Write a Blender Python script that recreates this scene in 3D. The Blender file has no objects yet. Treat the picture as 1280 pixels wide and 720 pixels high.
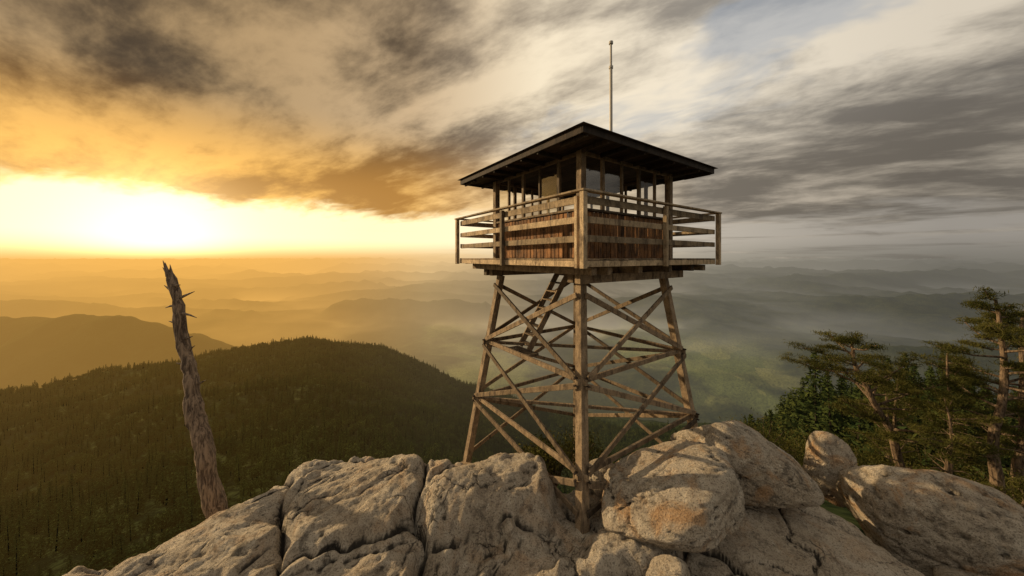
import bpy, math, random
import numpy as np
from mathutils import Vector
random.seed(7); rng=np.random.default_rng(11)
scene=bpy.context.scene
scene.view_settings.view_transform='Standard'; scene.view_settings.look='None'; scene.view_settings.exposure=0
F=400.0
SUN_AZ=math.radians(-68); SUN_EL=math.radians(16)

# ---------------- noise ----------------
def _h(ix,iy,iz):
    with np.errstate(over='ignore'):
        h=(ix.astype(np.uint32)*np.uint32(374761393))^(iy.astype(np.uint32)*np.uint32(668265263))^(iz.astype(np.uint32)*np.uint32(2246822519))
        h=(h^(h>>np.uint32(13)))*np.uint32(1274126177)
        h=(h^(h>>np.uint32(16)))*np.uint32(2654435761)
        h=h^(h>>np.uint32(15))
    return h.astype(np.float64)/4294967295.0*2-1
def vn(x,y,z):
    x=np.asarray(x,float); y=np.asarray(y,float)+0*x; z=np.asarray(z,float)+0*x
    fx,fy,fz=np.floor(x),np.floor(y),np.floor(z)
    ix,iy,iz=fx.astype(np.int64),fy.astype(np.int64),fz.astype(np.int64)
    tx,ty,tz=x-fx,y-fy,z-fz
    q=lambda t:t*t*t*(t*(t*6-15)+10)
    tx,ty,tz=q(tx),q(ty),q(tz); r=0
    for a in (0,1):
        for b in (0,1):
            for c in (0,1):
                w=(tx if a else 1-tx)*(ty if b else 1-ty)*(tz if c else 1-tz)
                r=r+w*_h(ix+a,iy+b,iz+c)
    return r
def fbm(x,y,z,o=5,g=.5):
    s=0;a=1;n=0
    for i in range(o):
        s=s+a*vn(x*2.03**i+i*17.3,y*2.03**i+i*9.1,z*2.03**i+i*5.7); n+=a; a*=g
    return s/n
def ridged(x,y,z,o=5,g=.5):
    s=0;a=1;n=0
    for i in range(o):
        s=s+a*(1-2*np.abs(vn(x*2.03**i+i*13.3,y*2.03**i+i*7.1,z*2.03**i+i*3.7))); n+=a; a*=g
    return s/n
def sstep(a,b,x):
    t=np.clip((x-a)/(b-a),0,1); return t*t*(3-2*t)

# ---------------- mesh helpers ----------------
def mesh_np(name,v,f,mat=None,smooth=False):
    v=np.asarray(v,np.float32); f=np.asarray(f,np.int32); k=f.shape[1]
    me=bpy.data.meshes.new(name); me.vertices.add(len(v)); me.vertices.foreach_set('co',v.ravel())
    me.loops.add(f.size); me.loops.foreach_set('vertex_index',f.ravel())
    me.polygons.add(len(f)); me.polygons.foreach_set('loop_start',np.arange(0,f.size,k,dtype=np.int32))
    me.polygons.foreach_set('use_smooth',np.full(len(f),smooth)); me.update(calc_edges=True); me.validate()
    if mat: me.materials.append(mat)
    return me
def obj(name,me,parent=None,link=True):
    o=bpy.data.objects.new(name,me)
    if link: scene.collection.objects.link(o)
    if parent: o.parent=parent
    return o
def grid_faces(nu,nv,wrap=False):
    i=np.arange(nu if wrap else nu-1); j=np.arange(nv-1)
    I,J=np.meshgrid(i,j,indexing='ij'); I2=(I+1)%nu
    return np.stack([I*nv+J,I2*nv+J,I2*nv+J+1,I*nv+J+1],-1).reshape(-1,4)
class MB:
    def __init__(s): s.v=[]; s.f=[]
    def hexa(s,c):
        n=len(s.v); s.v+=[tuple(p) for p in c]
        for q in ((0,3,2,1),(4,5,6,7),(0,1,5,4),(1,2,6,5),(2,3,7,6),(3,0,4,7)): s.f.append(tuple(n+i for i in q))
    def box(s,x0,x1,y0,y1,z0,z1):
        s.hexa([(x0,y0,z0),(x1,y0,z0),(x1,y1,z0),(x0,y1,z0),(x0,y0,z1),(x1,y0,z1),(x1,y1,z1),(x0,y1,z1)])
    def beam(s,p,q,w,h,up=(0,0,1),w2=None,h2=None):
        p=Vector(p);q=Vector(q);d=(q-p).normalized(); up=Vector(up)
        r=d.cross(up)
        if r.length<1e-3: r=d.cross(Vector((1,0,0)))
        r.normalize(); u=r.cross(d); w2=w2 or w; h2=h2 or h
        c=[]
        for P,W,H in ((p,w,h),(q,w2,h2)):
            c+=[P-r*W/2-u*H/2,P+r*W/2-u*H/2,P+r*W/2+u*H/2,P-r*W/2+u*H/2]
        s.hexa(c)
    def make(s,name,mat,parent=None,bev=.006):
        me=bpy.data.meshes.new(name); me.from_pydata(s.v,[],s.f); me.update(); me.materials.append(mat)
        import bmesh
        bm=bmesh.new(); bm.from_mesh(me); bmesh.ops.recalc_face_normals(bm,faces=bm.faces); bm.to_mesh(me); bm.free()
        o=obj(name,me,parent)
        if bev:
            m=o.modifiers.new('bevel','BEVEL'); m.width=bev; m.segments=1; m.limit_method='ANGLE'
        return o
def tube(pts,rad,seg=8,jit=0):
    pts=np.array(pts,float); n=len(pts); V=[]
    for i in range(n):
        d=pts[min(i+1,n-1)]-pts[max(i-1,0)]; d/=np.linalg.norm(d)+1e-9
        a=np.cross(d,[0,1,0.1]); a/=np.linalg.norm(a)+1e-9; b=np.cross(d,a)
        for k in range(seg):
            t=2*math.pi*k/seg; r=rad[i]*(1+jit*rng.uniform(-1,1))
            V.append(pts[i]+a*math.cos(t)*r+b*math.sin(t)*r)
    Fc=[]
    for i in range(n-1):
        for k in range(seg):
            k2=(k+1)%seg; Fc.append((i*seg+k,i*seg+k2,(i+1)*seg+k2,(i+1)*seg+k))
    return np.array(V),np.array(Fc)

# ---------------- node helper ----------------
class G:
    def __init__(s,nt): s.nt=nt
    def n(s,t,**k):
        nd=s.nt.nodes.new(t)
        for a,b in k.items(): setattr(nd,a,b)
        return nd
    def put(s,sock,v):
        if hasattr(v,'node'): s.nt.links.new(v,sock)
        elif isinstance(v,(tuple,list)) and len(v)==3 and sock.type=='RGBA': sock.default_value=(*v,1)
        else: sock.default_value=v
    def m(s,op,a,b=0.,c=0.,clamp=False):
        nd=s.n('ShaderNodeMath',operation=op,use_clamp=clamp)
        for i,v in enumerate((a,b,c)): s.put(nd.inputs[i],v)
        return nd.outputs[0]
    def v(s,op,a,b=(0,0,0),sc=None):
        nd=s.n('ShaderNodeVectorMath',operation=op); s.put(nd.inputs[0],a)
        if op!='SCALE' and op not in('NORMALIZE','LENGTH'): s.put(nd.inputs[1],b)
        if sc is not None: s.put(nd.inputs['Scale'],sc)
        return nd.outputs['Value'] if op in('DOT_PRODUCT','LENGTH') else nd.outputs['Vector']
    def sep(s,a):
        nd=s.n('ShaderNodeSeparateXYZ'); s.put(nd.inputs[0],a); return nd.outputs
    def comb(s,x,y,z):
        nd=s.n('ShaderNodeCombineXYZ')
        for i,v in enumerate((x,y,z)): s.put(nd.inputs[i],v)
        return nd.outputs[0]
    def mix(s,f,a,b,bt='MIX'):
        nd=s.n('ShaderNodeMix',data_type='RGBA',blend_type=bt); s.put(nd.inputs[0],f); s.put(nd.inputs[6],a); s.put(nd.inputs[7],b); return nd.outputs[2]
    def ss(s,a,b,x):
        nd=s.n('ShaderNodeMapRange',interpolation_type='SMOOTHSTEP'); s.put(nd.inputs[0],x); s.put(nd.inputs[1],a); s.put(nd.inputs[2],b)
        return nd.outputs[0]
    def noise(s,vec,scale,detail=5,rough=.5,dist=0.,out=0):
        nd=s.n('ShaderNodeTexNoise'); 
        if vec is not None: s.put(nd.inputs['Vector'],vec)
        nd.inputs['Scale'].default_value=scale; nd.inputs['Detail'].default_value=detail; nd.inputs['Roughness'].default_value=rough; nd.inputs['Distortion'].default_value=dist
        return nd.outputs[out]
    def ramp(s,f,stops):
        nd=s.n('ShaderNodeValToRGB'); s.put(nd.inputs[0],f); e=nd.color_ramp.elements
        while len(e)<len(stops): e.new(.5)
        for i,(p,c) in enumerate(stops): e[i].position=p; e[i].color=(*c,1)
        return nd.outputs[0]
GLOW_AZ=math.radians(-48); GXY=(math.sin(GLOW_AZ),math.cos(GLOW_AZ),0)
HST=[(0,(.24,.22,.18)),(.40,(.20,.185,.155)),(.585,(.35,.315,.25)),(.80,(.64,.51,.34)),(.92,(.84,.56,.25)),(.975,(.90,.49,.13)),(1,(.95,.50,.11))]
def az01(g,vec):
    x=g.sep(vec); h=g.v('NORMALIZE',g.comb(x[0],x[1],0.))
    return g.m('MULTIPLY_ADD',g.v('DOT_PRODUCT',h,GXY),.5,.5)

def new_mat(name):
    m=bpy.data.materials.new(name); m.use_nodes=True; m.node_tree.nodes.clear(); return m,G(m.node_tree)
def painted_haze(g,sh,mat,D=9000.,mist=True):  # distance haze and valley mist painted in as emission, warmer toward the sun
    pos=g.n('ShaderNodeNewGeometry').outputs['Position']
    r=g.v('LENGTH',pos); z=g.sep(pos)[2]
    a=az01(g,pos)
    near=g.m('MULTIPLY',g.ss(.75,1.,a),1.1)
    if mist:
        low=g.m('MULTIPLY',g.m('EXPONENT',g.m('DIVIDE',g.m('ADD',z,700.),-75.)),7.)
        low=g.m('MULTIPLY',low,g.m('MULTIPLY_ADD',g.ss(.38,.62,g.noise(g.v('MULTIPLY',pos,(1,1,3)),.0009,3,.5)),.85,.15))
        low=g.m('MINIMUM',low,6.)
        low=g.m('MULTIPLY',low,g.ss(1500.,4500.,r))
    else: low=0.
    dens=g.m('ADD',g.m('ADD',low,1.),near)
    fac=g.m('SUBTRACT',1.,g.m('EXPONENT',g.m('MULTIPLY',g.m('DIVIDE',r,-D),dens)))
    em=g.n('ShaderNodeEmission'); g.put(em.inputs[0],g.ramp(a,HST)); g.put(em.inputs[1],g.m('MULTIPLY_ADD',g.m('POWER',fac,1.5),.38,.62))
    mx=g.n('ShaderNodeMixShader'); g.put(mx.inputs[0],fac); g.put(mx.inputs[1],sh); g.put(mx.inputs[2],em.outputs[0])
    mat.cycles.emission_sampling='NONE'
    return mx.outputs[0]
def out(g,sh):
    o=g.n('ShaderNodeOutputMaterial'); g.put(o.inputs[0],sh)
def bsdf(g,col,rough=.85,normal=None,spec=.3):
    b=g.n('ShaderNodeBsdfPrincipled'); g.put(b.inputs['Base Color'],col); g.put(b.inputs['Roughness'],rough); b.inputs['Specular IOR Level'].default_value=spec
    if normal is not None: g.put(b.inputs['Normal'],normal)
    return b.outputs[0]
def diff(g,col,normal=None):
    b=g.n('ShaderNodeBsdfDiffuse'); g.put(b.inputs[0],col)
    if normal is not None: g.put(b.inputs['Normal'],normal)
    return b.outputs[0]
def bump(g,h,dist,strength=1.,nrm=None):
    b=g.n('ShaderNodeBump'); g.put(b.inputs['Height'],h); b.inputs['Distance'].default_value=dist; b.inputs['Strength'].default_value=strength
    if nrm is not None: g.put(b.inputs['Normal'],nrm)
    return b.outputs[0]

def wood_mat(name,c1,c2,dark,sc=1.):
    m,g=new_mat(name)
    co=g.n('ShaderNodeTexCoord').outputs['Object']
    isl=g.n('ShaderNodeNewGeometry').outputs['Random Per Island']
    a=g.noise(g.v('MULTIPLY',co,(2,2,2)),2.0,3,.6)
    gr=g.noise(co,30.,4,.7,1.5)
    st=g.noise(g.v('MULTIPLY',co,(1,1,.25)),9.,4,.65,.6)
    col=g.mix(g.ss(.3,.7,a),c1,c2)
    col=g.mix(g.m('MULTIPLY',g.ss(.42,.72,gr),.7),col,dark)
    col=g.mix(g.m('MULTIPLY',g.ss(.46,.68,st),.8),col,dark)
    col=g.v('SCALE',col,sc=g.m('MULTIPLY_ADD',isl,1.0,.4))
    out(g,bsdf(g,col,.8,bump(g,g.m('ADD',gr,st),.012,.8),.25)); return m
M_wood=wood_mat('weathered_wood',(.27,.195,.12),(.165,.115,.068),(.038,.027,.018))
M_rail=wood_mat('railing_wood',(.48,.355,.215),(.32,.235,.14),(.08,.055,.035))
M_plank=wood_mat('cabin_planks',(.32,.15,.055),(.16,.08,.036),(.028,.018,.011))
M_dark=wood_mat('dark_roof_wood',(.060,.041,.028),(.038,.027,.02),(.012,.009,.007))
M_pole,g=new_mat('painted_metal'); out(g,bsdf(g,g.mix(g.noise(None,12,4),(.3,.27,.23),(.5,.46,.4)),.45))
M_glass,g=new_mat('window_glass')
tr=g.n('ShaderNodeBsdfTransparent'); tr.inputs[0].default_value=(.93,.92,.9,1); gl=g.n('ShaderNodeBsdfGlossy'); gl.inputs['Roughness'].default_value=.05
mx=g.n('ShaderNodeMixShader'); mx.inputs[0].default_value=.10; g.put(mx.inputs[1],tr.outputs[0]); g.put(mx.inputs[2],gl.outputs[0]); out(g,mx.outputs[0])

# rock
def rock_mat(name,warm=0.,cr=1.):
    m,g=new_mat(name)
    ge=g.n('ShaderNodeNewGeometry'); pos=ge.outputs['Position']
    n1=g.noise(pos,.9,3,.62,.4); n2=g.noise(pos,5.,7,.72,.3); n3=g.noise(pos,38.,4,.75); n4=g.noise(pos,2.2,6,.65,1.2)
    wp=g.v('ADD',pos,g.v('SCALE',g.noise(pos,1.3,4,.6,0,1),sc=1.1))
    vc=g.n('ShaderNodeTexVoronoi',feature='DISTANCE_TO_EDGE'); g.put(vc.inputs['Vector'],g.v('MULTIPLY',wp,(.8,1.5,1.5))); vc.inputs['Scale'].default_value=.85
    vd=vc.outputs['Distance']
    gate=g.m('MULTIPLY',g.ss(.47,.60,g.noise(pos,1.1,2,.5)),cr)
    crack=g.m('MULTIPLY',g.ss(.018,.004,vd),gate)
    col=g.mix(g.ss(.35,.65,n1),(.46,.375,.275),(.56,.48,.375))
    col=g.mix(g.m('MULTIPLY',g.ss(.51,.62,n2),.6),col,(.21,.165,.12))
    col=g.mix(g.m('MULTIPLY',g.ss(.56,.67,n4),.75),col,(.11,.092,.07))
    col=g.mix(g.m('MULTIPLY',g.ss(.43,.33,n2),.75),col,(.68,.60,.475))
    col=g.mix(g.m('MULTIPLY',g.ss(.50,.68,g.noise(pos,1.6,4,.6,.8)),.30+.6*warm),col,(.46,.235,.08))
    col=g.mix(g.m('MULTIPLY',g.ss(.54,.60,n3),.7),col,(.085,.072,.057))
    col=g.mix(g.m('MULTIPLY',g.ss(.42,.34,n3),.5),col,(.70,.63,.51))
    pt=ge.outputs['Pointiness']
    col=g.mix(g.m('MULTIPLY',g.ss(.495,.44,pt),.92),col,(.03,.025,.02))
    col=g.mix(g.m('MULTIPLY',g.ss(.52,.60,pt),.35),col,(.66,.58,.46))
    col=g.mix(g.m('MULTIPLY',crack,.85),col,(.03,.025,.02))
    h=g.m('ADD',g.m('MULTIPLY',n2,1.3),g.m('ADD',g.m('MULTIPLY',n3,.4),g.m('MULTIPLY',n4,.5)))
    h=g.m('SUBTRACT',h,g.m('MULTIPLY',g.m('MULTIPLY',g.ss(.05,.0,vd),gate),.4))
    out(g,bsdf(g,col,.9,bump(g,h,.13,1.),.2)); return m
M_rock=rock_mat('granite'); M_rockw=rock_mat('stained_granite',.6,.4)

def leaf_mat(name,c1,c2,hz=True,tl=.3,scale=.08):
    m,g=new_mat(name)
    ge=g.n('ShaderNodeNewGeometry'); pos=ge.outputs['Position']
    rnd=ge.outputs['Random Per Island']
    n=g.noise(pos,scale,2,.6)
    col=g.mix(g.m('MULTIPLY_ADD',rnd,.5,g.m('MULTIPLY',g.ss(.35,.65,n),.5)),c1,c2)
    sh=diff(g,col)
    if tl:
        t=g.n('ShaderNodeBsdfTranslucent'); g.put(t.inputs[0],g.mix(1.,col,(1.,.95,.5),'MULTIPLY'))
        mx=g.n('ShaderNodeMixShader'); mx.inputs[0].default_value=tl; g.put(mx.inputs[1],sh); g.put(mx.inputs[2],t.outputs[0]); sh=mx.outputs[0]
    out(g,painted_haze(g,sh,m,mist=False) if hz else sh); return m
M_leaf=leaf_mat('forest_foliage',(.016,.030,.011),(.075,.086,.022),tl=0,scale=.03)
M_needle=leaf_mat('pine_needles',(.030,.038,.013),(.12,.11,.032),False,.35,1.2)
M_shrub=leaf_mat('shrub_leaves',(.03,.040,.014),(.12,.105,.03),False,.3,2.)
M_bark,g=new_mat('bark'); co=g.n('ShaderNodeTexCoord').outputs['Object']
n=g.noise(g.v('MULTIPLY',co,(1,1,.3)),14.,6,.7,.8); out(g,diff(g,g.mix(g.ss(.35,.65,n),(.05,.036,.025),(.21,.15,.10)),bump(g,n,.03)))
M_bark2,g=new_mat('dark_bark'); out(g,diff(g,(.03,.025,.018)))
M_snag,g=new_mat('bleached_dead_wood'); co=g.n('ShaderNodeTexCoord').outputs['Object']
n=g.noise(g.v('MULTIPLY',co,(1,1,.14)),18.,6,.7,.8); out(g,bsdf(g,g.mix(g.ss(.38,.62,n),(.075,.05,.034),(.32,.23,.155)),.85,bump(g,n,.05)))

# ---------------- TERRAIN ----------------
T=np.array([# az,z14,r1,z1,Rc,Zc
[-180,-14,60,-50,500,-150],[-75,-15,60,-50,560,-144],[-58,-15,60,-50,566,-140],[-50.8,-15,60,-50,600,-145],[-44.3,-15,60,-50,629,-141],
[-32.5,-14,60,-50,569,-127],[-21.8,-13,60,-50,506,-150],[-8.5,-13,60,-50,425,-190],[5.7,-12,60,-52,382,-215],[21.8,-11,60,-45,300,-175],
[33,-9.5,40,-27,150,-90],[42,-8.5,25,-14,60,-30],[52,-8.3,20,-10.5,45,-20],[60,-8.3,20,-10.5,50,-21],[80,-8.5,20,-11,60,-25],[120,-10,40,-20,200,-100],[180,-14,60,-50,500,-150]])
RID=[ # (x0,y0,z0,x1,y1,z1,width)
(-3200,1500,-300,-1715,1400,-275,420),(-1715,1400,-275,-980,1450,-500,380),
(-5200,2500,-340,-3900,2700,-390,600),(-3900,2700,-390,-2300,3000,-520,450),
(-3600,4900,-470,-2300,5000,-360,480),(-2300,5000,-360,-1200,4700,-520,380),
(-1700,3300,-440,-600,3300,-430,300),(-600,3300,-430,300,3500,-560,300),(-3400,7500,-300,-1300,7400,-340,520),(-1300,7400,-340,900,7800,-470,480),
(-5500,10500,-200,-900,11000,-330,850),(-900,11000,-330,2500,11500,-400,850),
(-9000,14000,-80,-5500,14500,-90,1600),(-5500,14500,-90,-2000,15000,-340,1500),(-3000,24000,-250,9000,23000,-200,1800),
(2600,5200,-600,4200,6200,-430,600),(4200,6200,-430,9500,6800,-280,800),(2500,3500,-560,4200,3300,-400,420),(4200,3300,-400,7500,3100,-290,520),(1000,9500,-450,4600,10500,-320,800),(6000,13500,-320,20000,15000,-120,1500),
(1900,1900,-560,3600,1500,-400,360)]
def terr(x,y):
    x=np.asarray(x,float); y=np.asarray(y,float)
    r=np.hypot(x,y)+1e-6; az=np.degrees(np.arctan2(x,y))
    c=[np.interp(az,T[:,0],T[:,k]) for k in range(1,6)]
    z14,r1,z1,Rc,Zc=c
    z=np.where(r<8,-9.,0)
    z=np.where((r>=8)&(r<14),-9+(z14+9)*(r-8)/6,z)
    t=np.clip((r-14)/(r1-14),0,1); z=np.where((r>=14)&(r<r1),z14+(z1-z14)*t,z)
    t=np.clip((r-r1)/(Rc-r1),0,1)
    z=np.where((r>=r1)&(r<Rc),z1+(Zc-z1)*t,z)
    z=z-22*np.sin(t*3.1416)*sstep(150,400,Rc)
    dd=np.maximum(r-Rc,0); z=np.where(r>=Rc,Zc-.5*dd*dd/(dd+80),z)
    bumpy=ridged(x/150,y/150,3.3,4)*15*sstep(60,250,r)+fbm(x/14,y/14,1.3,4)*1.2*sstep(14,40,r)
    z=z+bumpy
    wx=x+500*vn(x/2600,y/2600,9.); wy=y+500*vn(x/2600,y/2600,19.)
    amp=np.interp(r,[0,1500,5000,12000,30000,60000],[50,120,290,470,600,560])
    val=-700+amp*np.clip(ridged(wx/3300,wy/2300,.5,6,.5)+.22,0,2)+15*fbm(x/300,y/300,1.,3)
    for (x0,y0,z0,x1,y1,z1_,w) in RID:
        dx,dy=x1-x0,y1-y0; t=np.clip(((x-x0)*dx+(y-y0)*dy)/(dx*dx+dy*dy),0,1)
        d=np.hypot(x-x0-t*dx,y-y0-t*dy)*(1+.35*fbm(x/w*1.3,y/w*1.3,7.,4))
        h=(z0+(z1_-z0)*t+700)*np.exp(-(d/w)**1.5)-700+ 60*ridged(x/w*1.6,y/w*1.6,4.,5)*np.exp(-(d/w)**2)*w/600
        val=np.maximum(val,h)
    k=18.; 
    mxv=np.maximum(z,val); return mxv+k*np.log(np.exp((z-mxv)/k)+np.exp((val-mxv)/k))*sstep(400,900,r)
azs=np.concatenate([np.arange(-180,-78,3.),np.arange(-78,78,.2),np.arange(78,180,3.)])
rs=np.concatenate([[0.5,4],np.geomspace(8,70000,360)])
A,R=np.meshgrid(np.radians(azs),rs,indexing='ij')
X=R*np.sin(A); Y=R*np.cos(A); Z=terr(X,Y)
M_ter,g=new_mat('forested_terrain')
ge=g.n('ShaderNodeNewGeometry'); pos=ge.outputs['Position']; zz=g.sep(pos)[2]
n1=g.noise(pos,.01,6,.7); n2=g.noise(pos,.09,4,.7)
col=g.mix(g.ss(.35,.65,n1),(.016,.026,.012),(.042,.050,.02))
vo=g.n('ShaderNodeTexVoronoi'); g.put(vo.inputs['Vector'],g.v('ADD',pos,g.v('SCALE',g.noise(pos,.002,3,.5,0,1),sc=400.))); vo.inputs['Scale'].default_value=.0042
fld=g.mix(g.sep(vo.outputs['Color'])[0],(.08,.11,.035),(.20,.21,.08))
fm=g.m('MULTIPLY',g.ss(-580.,-655.,zz),g.ss(.46,.56,g.noise(pos,.0011,5,.55)))
col=g.mix(fm,col,fld)
col=g.mix(g.m('MULTIPLY',g.ss(.45,.7,n2),.6),col,(.01,.015,.006))
out(g,painted_haze(g,diff(g,col,bump(g,g.m('ADD',n2,g.m('MULTIPLY',n1,6.)),4.,.8)),M_ter))
obj('terrain',mesh_np('terrain',np.stack([X,Y,Z],-1).reshape(-1,3),grid_faces(len(azs),len(rs),True)[:, ::-1],M_ter,True))

# ---------------- leaf triangle clouds ----------------
def leaves(cent,size,up=.0,asp=.5):
    n=len(cent); d=rng.normal(size=(n,3)); d[:,2]*=(1-up); d/=np.linalg.norm(d,axis=1)[:,None]
    e=np.cross(d,rng.normal(size=(n,3))); e/=np.linalg.norm(e,axis=1)[:,None]
    s=(size*rng.uniform(.6,1.3,n))[:,None]
    v=np.stack([cent-d*s-e*s*asp*.5,cent-d*s*.2+e*s*asp,cent+d*s],1).reshape(-1,3)
    return v,np.arange(3*n).reshape(-1,3)
def tri(f): return np.concatenate([f[:,[0,1,2]],f[:,[0,2,3]]])
def join(name,parts,mats,smooth=False):
    V=[];Fs=[];MI=[];o=0
    for v,f,mi in parts:
        f=np.asarray(f); 
        if f.shape[1]==4: f=tri(f)
        V.append(v);Fs.append(f+o);MI.append(np.full(len(f),mi));o+=len(v)
    me=mesh_np(name,np.concatenate(V),np.concatenate(Fs))
    for m in mats: me.materials.append(m)
    me.polygons.foreach_set('material_index',np.concatenate(MI).astype(np.int32)); me.update()
    return me
tcol=bpy.data.collections.new('forest_tree_kinds')
def conifer(i,h,w,n):
    t=rng.uniform(0,1,n)**.8; ang=rng.uniform(0,6.283,n)
    lay=.6+.4*np.abs(np.sin(t*h*2.2+ang*.5)); rad=(1-t)**.85*w*lay*rng.uniform(.35,1.05,n)+.05
    c=np.stack([np.cos(ang)*rad,np.sin(ang)*rad,h*(.08+.92*t)-rad*.25],-1)
    v,f=leaves(c,.36*(1.15-.6*t),.3,.45); tv,tf=tube([(0,0,-1.5),(0,0,h*.95)],[.14,.03],5)
    tcol.objects.link(obj('conifer_kind_%d'%i,join('conifer',[(v,f,0),(tv,tf,1)],[M_leaf,M_bark2]),link=False))
def broad(i,h,w,n):
    P=[]
    k=9; cc=np.stack([rng.uniform(-.55,.55,k)*w,rng.uniform(-.55,.55,k)*w,h*rng.uniform(.4,.82,k)],-1); rr=rng.uniform(.35,.6,k)*w
    for a in range(k):
        d=rng.normal(size=(n//k,3)); d/=np.linalg.norm(d,axis=1)[:,None]; P.append(cc[a]+d*rr[a]*rng.uniform(.7,1.05,(n//k,1)))
    v,f=leaves(np.concatenate(P),.32,.1,.6); tv,tf=tube([(0,0,-1.5),(0,0,h*.6)],[.16,.07],5)
    tcol.objects.link(obj('broadleaf_kind_%d'%i,join('broadleaf',[(v,f,0),(tv,tf,1)],[M_leaf,M_bark2]),link=False))
for i in range(3): conifer(i,[8,9.5,7][i],[1.7,1.9,1.9][i],520)
for i in range(3): broad(i,[5.5,6.2,5][i],[2.5,2.8,2.4][i],620)
N=32000
az=rng.uniform(-72,72,N); rmin=np.interp(az,[-72,10,30,42,72],[48,48,40,30,30]); rc=np.interp(az,T[:,0],T[:,4])*1.2+10
rr=rmin+(rc-rmin)*rng.uniform(0,1,N)**.58
keep=rng.uniform(0,1,N)<np.clip(rc/450,.10,1); az=az[keep];rr=rr[keep]
px=rr*np.sin(np.radians(az)); py=rr*np.cos(np.radians(az)); pz=terr(px,py)-.3
me=bpy.data.meshes.new('forest'); me.vertices.add(len(px)); me.vertices.foreach_set('co',np.stack([px,py,pz],-1).astype(np.float32).ravel()); me.update()
forest=obj('forest',me)
ng=bpy.data.node_groups.new('forest_scatter','GeometryNodeTree')
ng.interface.new_socket('Geometry',in_out='INPUT',socket_type='NodeSocketGeometry'); ng.interface.new_socket('Geometry',in_out='OUTPUT',socket_type='NodeSocketGeometry')
gi=ng.nodes.new('NodeGroupInput'); go=ng.nodes.new('NodeGroupOutput'); ip=ng.nodes.new('GeometryNodeInstanceOnPoints'); ci=ng.nodes.new('GeometryNodeCollectionInfo')
ci.inputs['Collection'].default_value=tcol; ci.inputs['Separate Children'].default_value=True; ci.inputs['Reset Children'].default_value=True
r1=ng.nodes.new('FunctionNodeRandomValue'); r1.data_type='FLOAT_VECTOR'; r1.inputs[0].default_value=(-.06,-.06,0); r1.inputs[1].default_value=(.06,.06,6.283)
r2=ng.nodes.new('FunctionNodeRandomValue'); r2.data_type='FLOAT'; r2.inputs[2].default_value=.5; r2.inputs[3].default_value=1.2
L=ng.links.new
L(gi.outputs[0],ip.inputs['Points']); L(ci.outputs[0],ip.inputs['Instance']); ip.inputs['Pick Instance'].default_value=True
L(r1.outputs[0],ip.inputs['Rotation']); L(r2.outputs[1],ip.inputs['Scale']); L(ip.outputs[0],go.inputs[0])
md=forest.modifiers.new('scatter','NODES'); md.node_group=ng

# ---------------- ROCK OUTCROP ----------------
xs=np.arange(-12.5,9.5,.033); ys=np.arange(-1.5,12,.036)
X,Y=np.meshgrid(xs,ys,indexing='ij')
poly=np.array([(-8.2,-1),(-8.0,3.6),(-7.4,4.8),(-6.8,5.6),(-6.1,6.4),(-4.6,7.3),(-3,7.45),(-1.8,6.9),(-1.1,6.75),(-.5,7.1),(.25,7.2),(1.2,6.9),(2.4,7.7),(4.5,8.3),(6.1,7.6),(6.8,6.4),(6.9,5.2),(6.7,3.5),(6.3,-1)])
wx=X+.35*fbm(X*.8,Y*.8,2.,4)+.06*fbm(X*5,Y*5,2.,3); wy=Y+.35*fbm(X*.8,Y*.8,8.,4)+.06*fbm(X*5,Y*5,8.,3)
d=np.full(X.shape,1e9); ins=np.zeros(X.shape,bool)
for i in range(len(poly)):
    a=poly[i]; b=poly[(i+1)%len(poly)]; e=b-a; t=np.clip(((wx-a[0])*e[0]+(wy-a[1])*e[1])/(e@e),0,1)
    d=np.minimum(d,np.hypot(wx-a[0]-t*e[0],wy-a[1]-t*e[1]))
    c=((a[1]>wy)!=(b[1]>wy))&(wx<(b[0]-a[0])*(wy-a[1])/(b[1]-a[1]+1e-9)+a[0]); ins^=c
sd=np.where(ins,-d,d)
seeds=np.array([# x,y,z,tx,ty
(-4.9,5.0,-4.86,.15,.03),(-2.9,6.3,-4.45,.05,.07),(-2.2,4.6,-4.72,.02,.14),(-7.0,3.6,-5.15,.1,.0),
(-.05,6.35,-4.46,-.08,.15),(.5,5.1,-4.80,-.08,.12),(-.7,4.5,-4.95,0,.08),(1.5,5.5,-4.97,0,0),(1.9,6.9,-5.0,0,0),(1.4,4.3,-5.10,0,0),
(4.9,5.4,-5.06,-.06,.12),(3.2,4.0,-5.22,0,.05),(3.6,7.4,-5.05,0,0),(5.6,7.6,-5.0,-.05,0),(-4.6,2.3,-5,.1,.1),(-1.5,2.3,-5,0,.1),(3,2.0,-5.2,0,.05),(6.5,2.4,-5.2,0,.05),(0,0,-5.2,0,.0),(-4,0,-5.2,0,0),(4,0,-5.3,0,0)])
f1=np.full(X.shape,1e9); f2=f1.copy()
w2x=X+.7*fbm(X*.6,Y*.6,31.,4)+.05*fbm(X*4,Y*4,31.,3); w2y=Y+.7*fbm(X*.6,Y*.6,37.,4)+.05*fbm(X*4,Y*4,37.,3)
zb=np.zeros(X.shape); ws=np.zeros(X.shape)
for s in seeds:
    dd=np.hypot(w2x-s[0],(w2y-s[1])*1.05); zz=s[2]+s[3]*(X-s[0])+s[4]*(Y-s[1])
    w=np.exp(-dd*8); zb+=w*zz; ws+=w
    nf=dd<f1; f2=np.where(nf,f1,np.minimum(f2,dd)); f1=np.where(nf,dd,f1)
z=zb/(ws+1e-30)
edge=f2-f1
slab=sstep(2.4,3.4,X)*sstep(7.4,6.6,Y)
gv=sstep(-.25,.25,fbm(X*.5,Y*.5,71.,2))
z-=np.exp(-(edge/.08)**1.2)*(.06+.26*gv)*(1-.4*slab)+.07*np.exp(-(edge/.35)**2)*(1-.7*slab)
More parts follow.
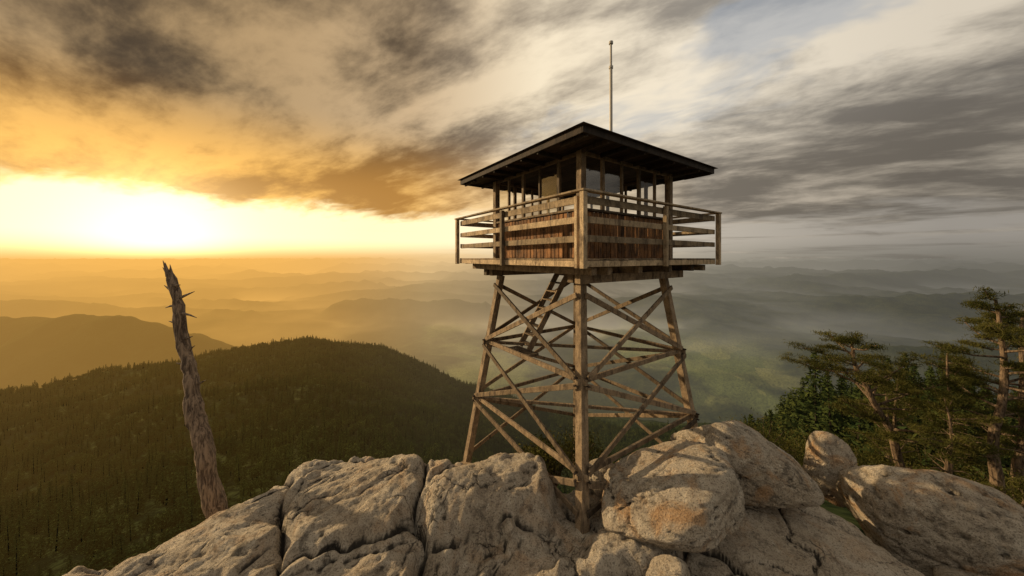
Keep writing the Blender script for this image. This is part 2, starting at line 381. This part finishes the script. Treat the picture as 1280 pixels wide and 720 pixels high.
def voro(px,py,sc,seed):
    px=px*sc;py=py*sc; ix=np.floor(px);iy=np.floor(py); a=np.full(px.shape,9.);b=a.copy();idn=a.copy();ws_=0;hs=0
    for i in(-1,0,1):
        for j in(-1,0,1):
            cx=(ix+i).astype(np.int64);cy=(iy+j).astype(np.int64); S_=lambda k:np.full(cx.shape,k,np.int64)
            qx=cx+.5+.5*_h(cx,cy,S_(seed)); qy=cy+.5+.5*_h(cx,cy,S_(seed+5))
            dd=np.hypot(px-qx,py-qy); hh=_h(cx,cy,S_(seed+9)); h2=_h(cx,cy,S_(seed+13))
            hv=hh+ .9*h2*(px-qx); ww=np.exp(-dd*14); ws_=ws_+ww; hs=hs+ww*hv
            n=dd<a; b=np.where(n,a,np.minimum(b,dd)); a=np.where(n,dd,a)
    return a,b,hs/(ws_+1e-30)
ru=w2x*.80+w2y*.60; rv=-w2x*.60+w2y*.80
rough=1-.85*slab
a,b,h=voro(ru*.42+.25*fbm(X*1.5,Y*1.5,3.,3),rv*1.05+.3*fbm(X*1.5,Y*1.5,5.,3),1.,3)
z+=rough*(.18*h-.08*np.exp(-((b-a)/.06)**1.2))
a,b,h=voro(ru*1.1+.35*fbm(X*3,Y*3,13.,3),rv*2.6+.35*fbm(X*3,Y*3,15.,3),1.,23)
z+=rough*(.045*h-.03*np.exp(-((b-a)/.08)**1.2)*sstep(-.1,.4,fbm(X,Y,55.,3)))
z+=rough*.065*ridged(ru*.9,rv*2.4,6.,6,.58)+.05*fbm(X*1.6,Y*1.6,7.,7,.60)*(1-.4*slab)+.014*ridged(X*9,Y*9,7.,4,.6)*rough+.009*fbm(X*18,Y*18,7.,3,.6)
ck=np.abs(fbm(X*.45+3,Y*.7,91.,4)); z-=slab*.09*np.exp(-(ck/.012)**1.1)
z+=.15*fbm(X*.55,Y*.55,44.,3)*rough
z-=.30*np.clip(.7+sd,0,1)**2
dd=np.maximum(sd,0); z-=dd*1.7+.35*dd*sstep(0,.4,dd)*(1+.8*ridged(X*1.5,Y*1.5,z*1.5,4))
z=np.maximum(z,-16)
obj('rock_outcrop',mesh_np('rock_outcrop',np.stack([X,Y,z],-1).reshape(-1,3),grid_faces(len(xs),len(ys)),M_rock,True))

def boulder(name,c,rad,rot,seed,mat,sub=6,planes=14,amp=.045):
    import bmesh
    rg=np.random.default_rng(seed)
    bm=bmesh.new(); bmesh.ops.create_icosphere(bm,subdivisions=sub,radius=1.); me=bpy.data.meshes.new(name); bm.to_mesh(me); bm.free()
    n=len(me.vertices); v=np.zeros(n*3,np.float32); me.vertices.foreach_get('co',v); v=v.reshape(-1,3).astype(float)
    dn=v/np.linalg.norm(v,axis=1)[:,None]
    nr=rg.normal(size=(planes,3)); nr/=np.linalg.norm(nr,axis=1)[:,None]; di=rg.uniform(.66,.94,planes)
    R=np.full(n,1.1)**-18
    for q,dq in zip(nr,di):
        R=R+np.clip(dn@q/dq,0,9)**18
    R=R**(-1/18.)
    p=dn*R[:,None]
    s=seed*3.1
    p=p*(1+amp*1.2*fbm(p[:,0]*1.5+s,p[:,1]*1.5,p[:,2]*1.5,3)+amp*.8*ridged(p[:,0]*2.4+s,p[:,1]*2.4,p[:,2]*4,6,.55)+amp*.25*fbm(p[:,0]*14+s,p[:,1]*14,p[:,2]*14,4,.65))[:,None]
    for k_,w_ in ((1.1,.015),(1.9,.02)):
        cr=np.abs(fbm(p[:,0]*k_+s,p[:,1]*k_,p[:,2]*k_*2+9,3)); p=p*(1-.07*np.exp(-(cr/w_)**1.2))[:,None]
    p*=np.array(rad)
    me.vertices.foreach_set('co',p.astype(np.float32).ravel()); me.polygons.foreach_set('use_smooth',np.full(len(me.polygons),True)); me.update(); me.materials.append(mat)
    o=obj(name,me); o.location=c; o.rotation_euler=[math.radians(a) for a in rot]; return o
boulder('boulder',(2.95,5.95,-4.42),(1.62,.85,.66),(8,-14,8),3,M_rockw)
boulder('boulder',(4.75,6.75,-4.30),(1.30,.95,.78),(0,12,-12),8,M_rockw)
boulder('boulder',(7.75,7.9,-5.25),(.52,.5,.82),(0,8,20),5,M_rockw,5)
boulder('boulder',(8.9,6.6,-5.75),(1.65,1.25,1.2),(0,12,-10),12,M_rockw)
boulder('boulder',(8.6,5.3,-6.35),(1.3,1.1,.95),(0,14,20),14,M_rockw,5)
boulder('boulder',(10.4,6.1,-6.8),(1.2,1.1,1.1),(0,10,50),17,M_rockw,5)
boulder('boulder',(2.42,4.95,-5.0),(.40,.36,.32),(0,8,30),21,M_rock,5)
boulder('boulder',(1.95,5.25,-5.05),(.26,.24,.2),(0,8,80),23,M_rock,5)
boulder('boulder',(2.0,6.9,-4.75),(.45,.4,.34),(0,8,70),22,M_rock,5)

# ---------------- TOWER ----------------
tw=bpy.data.objects.new('fire_lookout_tower',None); scene.collection.objects.link(tw)
tw.location=(1.87,9.0,-.02); tw.rotation_euler=(0,0,math.radians(34.6)); tw.scale=(.985,.985,1)
S=2.515; C=1.70
jt=lambda a: random.uniform(-a,a)
b=MB()   # deck
x=-S
while x<S-.1:
    b.box(x,x+.135,-S+jt(.012),S+jt(.012),-.035,0+jt(.004)); x+=.1437
b.make('deck_boards',M_wood,tw)
b=MB()
for s in(-1,1):
    b.box(-S,S,s*S-.03 if s>0 else -S, S if s>0 else -S+.03,-.15,-.037)
    b.box((S-.03) if s>0 else -S,S if s>0 else -S+.03,-S+.033,S-.033,-.15,-.037)
for i in range(8):
    y=-S+.35+i*(2*S-.7)/7; b.box(-S+.033,S-.033,y-.03,y+.03,-.16,-.039)
b.make('deck_joists',M_rail,tw)
b=MB()
for x in(-2.1,-1.62,-.6,.6,1.62,2.1): b.box(x-.07,x+.07,-2.38+jt(.05),2.38+jt(.05),-.31,-.163)
for y in(-1.62,1.62,-1.9,1.9): b.box(-2.0+jt(.1),2.0+jt(.1),y-.08,y+.08,-.50,-.313)
b.make('support_beams',M_wood,tw)
def leg(sx,sy,z):
    h=1.60+.134*(-z-.5); return Vector((sx*h,sy*h,z))
b=MB()
for sx in(-1,1):
    for sy in(-1,1):
        zb_={(-1,-1):-5.15,(1,-1):-7.5,(-1,1):-9,(1,1):-9}[(sx,sy)]
        b.beam(leg(sx,sy,zb_),leg(sx,sy,-.50),.20,.20,(1,0,0),.18,.18)
b.make('legs',M_wood,tw,.012)
b=MB()
faces=[((-1,-1),(1,-1),(0,-1,0)),((-1,-1),(-1,1),(-1,0,0)),((1,-1),(1,1),(1,0,0)),((-1,1),(1,1),(0,1,0))]
tz=[-.68,-2.45,-4.12,-6.1]
for A_,B_,nn in faces:
    nv=Vector(nn)
    def P(a,z,o,ext=.0):
        return leg(a[0],a[1],z)+nv*(.10+o)
    for i in range(3):
        z0,z1=tz[i],tz[i+1]
        if i==2 and (A_==(-1,-1)):
            b.beam(P(A_,-4.75,.03),P(B_,z0-.1,.03),.12,.05,nv); 
            b.beam(P(A_,z0-.1,.085),P(B_,z1,.085),.12,.05,nv); continue
        b.beam(P(A_,z0-.08,.03),P(B_,z1+.08,.03),.115,.05,nv)
        b.beam(P(A_,z1+.08,.085),P(B_,z0-.08,.085),.115,.05,nv)
    for z in tz[1:3]:
        a=P(A_,z,-.06); c=P(B_,z,-.06); dv=(c-a).normalized()*.18; b.beam(a-dv,c+dv,.11,.06,nv)
for z in(-2.38,-4.05):
    b.beam(leg(-1,-1,z),leg(1,1,z),.08,.08); b.beam(leg(-1,1,z-.1),leg(1,-1,z-.1),.08,.08)
b.make('cross_braces',M_wood,tw,.006)
b=MB()
for sx,sy in((-1,-1),(1,-1),(-1,1)):
    for z in tz[1:3]:
        p=leg(sx,sy,z)
        for nv in((0,sy,0),(sx,0,0)):
            q=p+Vector(nv)*.125
            for dz in(-.07,.07): b.beam(q+Vector((0,0,dz)),q+Vector(nv)*.10+Vector((0,0,dz)),.03,.03)
b.make('bolts',M_dark,tw,0)
# railing
b=MB()
def post(x,y,w=.10,z1=1.15,z0=-.17): b.box(x-w/2,x+w/2,y-w/2,y+w/2,z0,z1)
E=S+.052
for sx in(-1,1):
    for sy in(-1,1): post(sx*E,sy*E,.10,1.16)
for s in(-1,1): post(s*E,.04,.09,1.135); post(.04,s*E,.09,1.135); 
post(-E,-E+.16,.07,1.10);
for z0,z1 in((.98,1.115),(.64,.76),(.30,.42)):
    for s in(-1,1):
        k=jt(.012); o=s*(E-.068)
        b.box(-S+.02,S-.02,o-.016,o+.016,z0+k,z1+k)
        k=jt(.012)
        b.box(o-.016,o+.016,-S-.02+.08,S-.08,z0+k+.004,z1+k+.004)
for s in(-1,1):
    b.box(-E-.07,E+.07,s*E-.065,s*E+.065,1.163,1.20); b.box(s*E-.065,s*E+.065,-E+.068,E-.068,1.166,1.203)
b.make('railing',M_rail,tw)
# cabin walls
b=MB()
for s in(-1,1):
    x=-C
    while x<C-.02:
        w=min(.13,C-x); o=jt(.008)
        b.box(x+.007,x+w-.007,s*C-.014+o,s*C+.014+o,.0+.004,1.0+jt(.004))
        if x>-C+.03: b.box(s*C-.014+o,s*C+.014+o,x+.007,x+w-.007,.004,1.0+jt(.004))
        x+=.134
b.make('cabin_wall_planks',M_plank,tw,.004)
b=MB()
for sx in(-1,1):
    for sy in(-1,1): b.box(sx*C-.075,sx*C+.075,sy*C-.075,sy*C+.075,.003,2.25)
for s in(-1,1):
    for (z0,z1,w) in((1.01,1.06,.06),(2.18,2.25,.04)):
        b.box(-C+.078,C-.078,s*C-w,s*C+w,z0,z1); b.box(s*C-w,s*C+w,-C+.078,C-.078,z0,z1)
    for i in range(1,5):
        t=-C+i*2*C/5; w=.045 if i%2 else .028
        b.box(t-w,t+w,s*C-.035,s*C+.035,1.063,2.177); b.box(s*C-.035,s*C+.035,t-w,t+w,1.063,2.177)
b.make('window_frames',M_wood,tw)
b=MB()
for i in range(5):
    t=-C+(i+.5)*2*C/5
    if i in(0,1,3,4): b.box(t-.27,t+.27,-C-.003,-C+.003,1.07,2.17)
    if i in(1,4): b.box(-C-.003,-C+.003,t-.27,t+.27,1.07,2.17)
b.make('window_panes',M_glass,tw,0)
b=MB() # interior furniture
b.box(-.3,.3,-.3,.3,.004,.95); b.box(-.38,.38,-.38,.38,.953,1.0); b.box(-.02,.02,-.2,.2,1.002,1.16)
b.box(.9,1.5,-1.4,.6,.30,.45); 
for x in(.93,1.43):
    for y in(-1.35,.52): b.box(x,x+.05,y,y+.05,.004,.298)
b.make('fire_finder_stand_and_bunk',M_plank,tw)
# roof
Rf=2.5
b=MB()
x=-Rf+.03
while x<Rf-.1:
    b.box(x,x+.145,-Rf+.035,Rf-.035,2.262,2.285); x+=.149
b.make('soffit_boards',M_dark,tw)
b=MB()
for i in range(9):
    t=-Rf+.15+i*(2*Rf-.3)/8
    for s in(-1,1):
        y0,y1=sorted((s*(C+.08),s*(Rf-.035))); b.box(t-.025,t+.025,y0,y1,2.17,2.26)
        if abs(t)<C: b.box(y0,y1,t-.025,t+.025,2.17,2.26)
for s in(-1,1):
    b.box(-Rf,Rf,(Rf-.03) if s>0 else -Rf,Rf if s>0 else -Rf+.03,2.21,2.345); b.box((Rf-.03) if s>0 else -Rf,Rf if s>0 else -Rf+.03,-Rf+.033,Rf-.033,2.21,2.345)
b.make('rafters_and_fascia',M_dark,tw)
b=MB(); K=12; Ro=Rf+.06; H=.82
for i in range(K):
    a0=Ro*(1-i/K)+.015; a1=max(Ro*(1-(i+1)/K),.02); z0=2.35+H*i/K; z1=2.35+H*(i+1)/K+.0
    th=.028
    b.hexa([(-a0,-a0,z0),(a0,-a0,z0),(a0,a0,z0),(-a0,a0,z0),(-a1,-a1,z1+th),(a1,-a1,z1+th),(a1,a1,z1+th),(-a1,a1,z1+th)])
b.make('hip_roof',M_dark,tw,.004)
import mathutils
wp=Vector((2.55,8.2,0))-Vector((1.87,9.0,0)); lp=wp.copy(); lp.rotate(mathutils.Euler((0,0,-math.radians(34.6))))
parts=[]
for (z0,z1,r) in((2.4,4.9,.042),(4.9,5.5,.030)):
    v,f=tube([(lp.x,lp.y,z0),(lp.x,lp.y,z1)],[r,r*.9],12); parts.append((v,f,0))
for zc in (4.9,5.53):
    v,f=tube([(lp.x,lp.y,zc-.05),(lp.x,lp.y,zc-.03),(lp.x,lp.y,zc+.03),(lp.x,lp.y,zc+.05)],[.01,.055,.055,.01],12); parts.append((v,f,0))
obj('flagpole',join('flagpole',parts,[M_pole],True),tw)
b=MB()
def flight(p,q,w,n):
    p=Vector(p);q=Vector(q);d=(q-p); hd=Vector((d.x,d.y,0)).normalized(); sd_=Vector((-hd.y,hd.x,0))
    for s in(-1,1): b.beam(p+sd_*s*w/2,q+sd_*s*w/2,.05,.17)
    for i in range(n):
        c=p+d*((i+.5)/n); b.beam(c-sd_*(w/2-.027),c+sd_*(w/2-.027),.2,.035)
flight((-1.1,1.1,-2.6),(.3,.9,-.38),.55,9)
b.box(-1.6,-1.05,.5,1.5,-2.68,-2.62)
b.make('stairs',M_wood,tw,.004)

# ---------------- DEAD TREE ----------------
base=np.array([-6.95,7.5,-6.5]); top=np.array([-8.05,7.55,-.35])
ts=np.linspace(0,1,40); pts=[base+(top-base)*t+np.array([.06*math.sin(t*7)+.03*math.sin(t*23)+.12*t*(1-t)*2,.04*math.cos(t*9),0]) for t in ts]
rad=[.15*(1-t)**.8+.07+.018*rng.uniform(-1,1) for t in ts]
parts=[(*tube(pts,rad,14,.10),0)]
for k in range(6):
    o=np.array([rng.uniform(-.05,.05),rng.uniform(-.05,.05),0]); parts.append((*tube([pts[-1]+o-[0,0,.1],pts[-1]+o*1.8+[rng.uniform(-.16,.06),0,rng.uniform(.10,.30)]],[.04,.006],5),0))
for t,dx,dz,l in((.965,.9,.1,.32),(.93,-.9,.35,.4),(.90,1,.5,.42),(.86,.9,-.15,.5),(.82,-.8,.3,.36),(.76,1,.2,.38),(.66,-.9,.2,.32),(.58,.8,.3,.28),(.95,-.8,.8,.34),(.88,-.9,.0,.3),(.5,-.8,.3,.26),(.7,.8,.6,.26)):
    p=pts[int(t*39)]; dv=np.array([dx,rng.uniform(-.5,.5),dz]); dv/=np.linalg.norm(dv)
    parts.append((*tube([p,p+dv*l*.6,p+dv*l+[0,0,.06*rng.uniform(-1,1)]],[.038,.024,.007],6),0))
me=join('dead_tree',parts,[M_snag],True)
me.polygons.foreach_set('use_smooth',np.full(len(me.polygons),True)); obj('dead_tree',me)

# ---------------- PINES ----------------
def pine(name,trunk,r0,t0,spread,lean=(0,0),nb=26,dens=1.,plates=True,seed=1):
    global rng
    sv=rng; rng=np.random.default_rng(seed)
    tr=np.array(trunk,float); n=14; tt=np.linspace(0,1,len(tr)); ts=np.linspace(0,1,n)
    P=np.stack([np.interp(ts,tt,tr[:,k]) for k in range(3)],-1); P[1:-1]+=rng.normal(0,.09,(n-2,3))*[1,1,.2]
    P[1:-1]=(P[:-2]+2*P[1:-1]+P[2:])/4
    parts=[(*tube(P,[r0*(1-.8*t) for t in ts],9,.08),1)]; cl=[]
    for i in range(11):
        t=rng.uniform(.25,t0+.2); p=np.array([np.interp(t,ts,P[:,k]) for k in range(3)]); a=rng.uniform(0,6.283); dv=np.array([math.cos(a),math.sin(a),rng.uniform(-.1,.5)]); l=rng.uniform(.3,1.0)
        parts.append((*tube([p,p+dv*l*.6,p+dv*l+[0,0,rng.uniform(-.1,.12)]],[.022,.013,.004],4),1))
    for i in range(nb):
        t=t0+(1-t0)*(i+rng.uniform(0,1))/nb; t=min(t,.995)
        p=np.array([np.interp(t,ts,P[:,k]) for k in range(3)])
        k=(t-t0)/(1-t0); env=(math.sin(min(k*1.25+.28,1.45)*2.0))*1.0
        l=spread*max(.25,env)*rng.uniform(.45,1.25)
        a=rng.uniform(0,6.283); dv=np.array([math.cos(a)+lean[0],math.sin(a)+lean[1],rng.uniform(.0,.5)]); dv/=np.linalg.norm(dv)
        q1=p+dv*l*.5+[0,0,rng.uniform(-.1,.05)]; q2=p+dv*l+[0,0,rng.uniform(-.05,.2)]
        parts.append((*tube([p,q1,q2],[r0*.28*(1.1-k*.6),r0*.16,.008],5),1))
        for j in range(int(5+6*l)):
            s=rng.uniform(.42,1.02); c=(p+(q1-p)*s*2) if s<.5 else q1+(q2-q1)*(s-.5)*2
            off=np.array([rng.normal(0,.18),rng.normal(0,.18),rng.uniform(0,.11)])*l*.7
            cc=c+off; parts.append((*tube([c,cc],[.012,.005],3),1))
            m=int(50*dens); R=rng.uniform(.11,.22); d=rng.normal(size=(m,3))*[1,1,.38]; cl.append(cc+d*R*.6)
    v,f=leaves(np.concatenate(cl),.075,-.2,.155); parts.append((v,f,0))
    rng=sv
    me=join(name,parts,[M_needle,M_bark]); obj(name,me)
pine('pine_tree',[(13.8,11,-9.2),(13.5,11,-7.4),(12.7,11,-5.6),(11.9,11,-4.0),(11.6,11,-2.75)],.17,.42,1.9,(-.35,0),30,seed=4)
pine('pine_tree',[(14.1,9.2,-9.4),(13.9,9.2,-6),(14.2,9.2,-3.2),(13.9,9.2,-1.2)],.16,.34,1.6,(-.1,0),32,seed=5)
pine('pine_tree',[(14.9,11,-9.5),(15.2,11,-6),(15.0,11,-3.0)],.10,.38,.9,(0,0),18,.8,seed=6)
pine('pine_tree',[(16.8,10.5,-9.5),(16.6,10.5,-5),(16.9,10.5,-1.6)],.16,.32,1.7,(0,0),32,seed=7)
pine('pine_tree',[(17.3,14.5,-11),(17.0,14.5,-8),(16.7,14.5,-5.4)],.12,.2,1.2,(0,0),22,seed=8)
pine('pine_tree',[(13.9,8.0,-9.0),(13.0,8.0,-7),(12.6,8.0,-5.6)],.09,.3,.9,(0,0),16,seed=9)
pine('pine_tree',[(12.6,9.4,-8.8),(12.9,9.4,-6),(12.7,9.4,-4.1)],.08,.5,.8,(.2,0),12,.8,seed=10)
pine('pine_tree',[(15.2,12.5,-9.8),(14.9,12.5,-7),(15.1,12.5,-4.6)],.10,.3,1.0,(0,0),18,seed=12)

def shrub(c,w,h,seed,n=1500):
    global rng
    sv=rng; rng=np.random.default_rng(seed); parts=[];cl=[]
    for i in range(22):
        a=rng.uniform(0,6.283); l=rng.uniform(.3,1); tip=np.array([math.cos(a)*w*l,math.sin(a)*w*l,h*rng.uniform(.45,1)*(1-.4*l*l)])
        parts.append((*tube([(0,0,-.5),tip*.5+[0,0,.05],tip],[.02,.012,.004],4),1))
        m=n//22; cl.append(tip*rng.uniform(.6,1,(m,1))+rng.normal(size=(m,3))*[.16*w+.06,.16*w+.06,.10])
    v,f=leaves(np.concatenate(cl),.05,0,.4); parts.append((v,f,0)); rng=sv
    o=obj('shrub',join('shrub',parts,[M_shrub,M_bark])); o.location=c
for i,(x,y,z,w,h) in enumerate([(1.0,7.6,-5.1,.6,.85),(.55,7.5,-5.0,.45,.6),(1.75,8.2,-5.3,.7,.8),(6.3,8.4,-5.4,.8,1.0),(7.0,8.9,-5.6,.9,1.1),(9.6,10,-7.0,1.3,1.5),(11.2,10,-7.6,1.4,1.7),(12.6,9.0,-7.6,1.3,1.4),(13.4,8,-7.8,1.3,1.5),(10.2,8.4,-7.2,.8,1.2),(14.8,9,-8,1.5,2.),(11.8,7.2,-7.6,1.,1.3),(8.6,10.5,-7.2,1.1,1.4),(15.6,12,-9,1.8,2.4),(12.5,12,-8.8,1.6,2.2)]):
    shrub((x,y,z),w,h,100+i,1500 if w<1 else 4500)

# ---------------- SUN ----------------
sl=bpy.data.lights.new('sun','SUN'); sl.energy=5.0; sl.color=(1,.74,.42); sl.angle=math.radians(.8)
so=bpy.data.objects.new('sun',sl); scene.collection.objects.link(so)
sv=Vector((math.sin(SUN_AZ)*math.cos(SUN_EL),math.cos(SUN_AZ)*math.cos(SUN_EL),math.sin(SUN_EL)))
so.rotation_euler=sv.to_track_quat('Z','Y').to_euler()

# ---------------- SKY ----------------
w=bpy.data.worlds.new('World'); scene.world=w; w.use_nodes=True; w.node_tree.nodes.clear(); g=G(w.node_tree)
D=g.v('NORMALIZE',g.n('ShaderNodeTexCoord').outputs['Generated']); s=g.sep(D); zc=g.m('MAXIMUM',s[2],0.)
a=az01(g,D)
HOR=g.ramp(a,HST)
GAP=g.v('SCALE',g.ramp(a,[(0,(.2,.18,.16)),(.40,(.20,.182,.158)),(.60,(.32,.285,.235)),(.78,(.54,.47,.35)),(.88,(.74,.62,.40)),(.96,(.86,.68,.37)),(1,(.95,.75,.40))]),sc=1.6)
den=g.m('ADD',zc,.19)
qx=g.m('DIVIDE',s[0],den); qy=g.m('DIVIDE',s[1],den)
CA=math.radians(-60)
u=g.m('ADD',g.m('MULTIPLY',qx,math.sin(CA)),g.m('MULTIPLY',qy,math.cos(CA)))
v=g.m('SUBTRACT',g.m('MULTIPLY',qx,math.cos(CA)),g.m('MULTIPLY',qy,math.sin(CA)))
P1=g.comb(g.m('MULTIPLY',u,.58),v,0.)
warp=g.v('SCALE',g.v('SUBTRACT',g.noise(P1,1.2,3,.55,0,1),(.5,.5,.5)),sc=.5)
P2=g.v('ADD',P1,warp)
big=g.noise(P2,.95,2,.5,0.)
med=g.noise(g.v('ADD',P2,(5.2,1.3,0)),2.4,6,.58,0.)
fine=g.noise(g.v('MULTIPLY',g.v('ADD',P1,(1.2,7.3,0)),(1.,1.1,1)),9.,5,.62,.1)
t=g.m('ADD',g.m('ADD',g.m('MULTIPLY',big,1.0),g.m('MULTIPLY',med,1.1)),g.m('MULTIPLY',fine,.36))
t=g.m('ADD',t,g.m('MULTIPLY',g.m('SUBTRACT',g.ss(.20,.50,zc),.5),g.m('MULTIPLY',g.ss(.85,.5,a),.18)))
t=g.ss(1.01,1.43,t)
lowz=g.ss(.38,.18,zc)
BRl=g.ramp(a,[(0,(.48,.43,.36)),(.40,(.40,.35,.28)),(.60,(.54,.46,.36)),(.80,(.88,.69,.43)),(.93,(.98,.57,.17)),(1,(1,.52,.10))])
BRh=g.ramp(a,[(0,(.76,.67,.53)),(.30,(.68,.60,.48)),(.40,(.70,.62,.50)),(.60,(.88,.78,.62)),(.80,(.95,.81,.59)),(.93,(.64,.46,.27)),(1,(.48,.32,.16))])  # first stop: unseen sky behind the camera, brightened and warmed as fill light
DKl=g.ramp(a,[(0,(.2,.185,.16)),(.40,(.14,.122,.10)),(.60,(.185,.16,.128)),(.80,(.38,.27,.15)),(.93,(.46,.22,.05)),(1,(.38,.17,.03))])
DKh=g.ramp(a,[(0,(.26,.24,.21)),(.40,(.165,.148,.128)),(.60,(.29,.262,.225)),(.80,(.28,.225,.17)),(.93,(.11,.078,.05)),(1,(.085,.06,.038))])
cloud=g.mix(t,g.mix(lowz,DKh,DKl),g.mix(lowz,BRh,BRl))
op=g.m('MULTIPLY',g.ss(.50,.62,g.noise(g.v('ADD',P2,(9.1,3.3,2.)),1.5,5,.60,0.)),g.ss(.25,.4,zc))
op=g.m('MULTIPLY',op,g.ss(.90,.75,a))
sky=g.n('ShaderNodeTexSky'); sky.sky_type='NISHITA'; sky.sun_disc=False; sky.sun_elevation=SUN_EL; sky.sun_rotation=SUN_AZ
nis=g.v('SCALE',sky.outputs[0],sc=.05)
clear=g.v('ADD',nis,(.27,.29,.315))
cloud=g.mix(g.m('MULTIPLY',op,.6),cloud,clear)
ze=g.m('MULTIPLY_ADD',g.m('SUBTRACT',g.noise(P2,1.8,5,.6),.5),.20,g.m('MULTIPLY_ADD',g.ss(.6,1.,a),.05,.080))
base=g.mix(g.ss(-.01,.055,s[2]),HOR,GAP)
st=g.noise(g.comb(g.m('MULTIPLY',a,5.),g.m('MULTIPLY',zc,55.),3.),1.,4,.6,.3)
base=g.mix(g.m('MULTIPLY',g.ss(.48,.64,st),g.m('MULTIPLY',g.ss(1.0,.7,a),.6)),base,cloud)
m_=g.ss(-.018,.035,g.m('SUBTRACT',zc,ze))
full=g.mix(m_,base,cloud)
gd=Vector((math.sin(math.radians(-48)),math.cos(math.radians(-48)),.03)).normalized()
ca=g.m('MAXIMUM',g.v('DOT_PRODUCT',D,tuple(gd)),0.)
hz=g.ss(-.01,.03,s[2])
gl=g.m('ADD',g.m('MULTIPLY',g.m('MULTIPLY',g.m('POWER',ca,14.),.36),g.ss(.34,.10,zc)),g.m('MULTIPLY',g.m('POWER',ca,170.),1.4))
full=g.v('ADD',full,g.v('SCALE',(1,.68,.30),sc=g.m('MULTIPLY',gl,hz)))
bgN=g.n('ShaderNodeBackground'); g.put(bgN.inputs[0],full); bgN.inputs[1].default_value=1.
o=g.n('ShaderNodeOutputWorld'); g.put(o.inputs[0],bgN.outputs[0])

# ---------------- CAMERA ----------------
cd=bpy.data.cameras.new('camera'); cam=bpy.data.objects.new('camera',cd); scene.collection.objects.link(cam)
cd.sensor_width=36; cd.sensor_fit='HORIZONTAL'; cd.lens=F/1280*36; cd.shift_y=-38/1280; cd.clip_start=.1; cd.clip_end=200000
cam.location=(0,0,0); cam.rotation_euler=(math.radians(90),0,0); scene.camera=cam
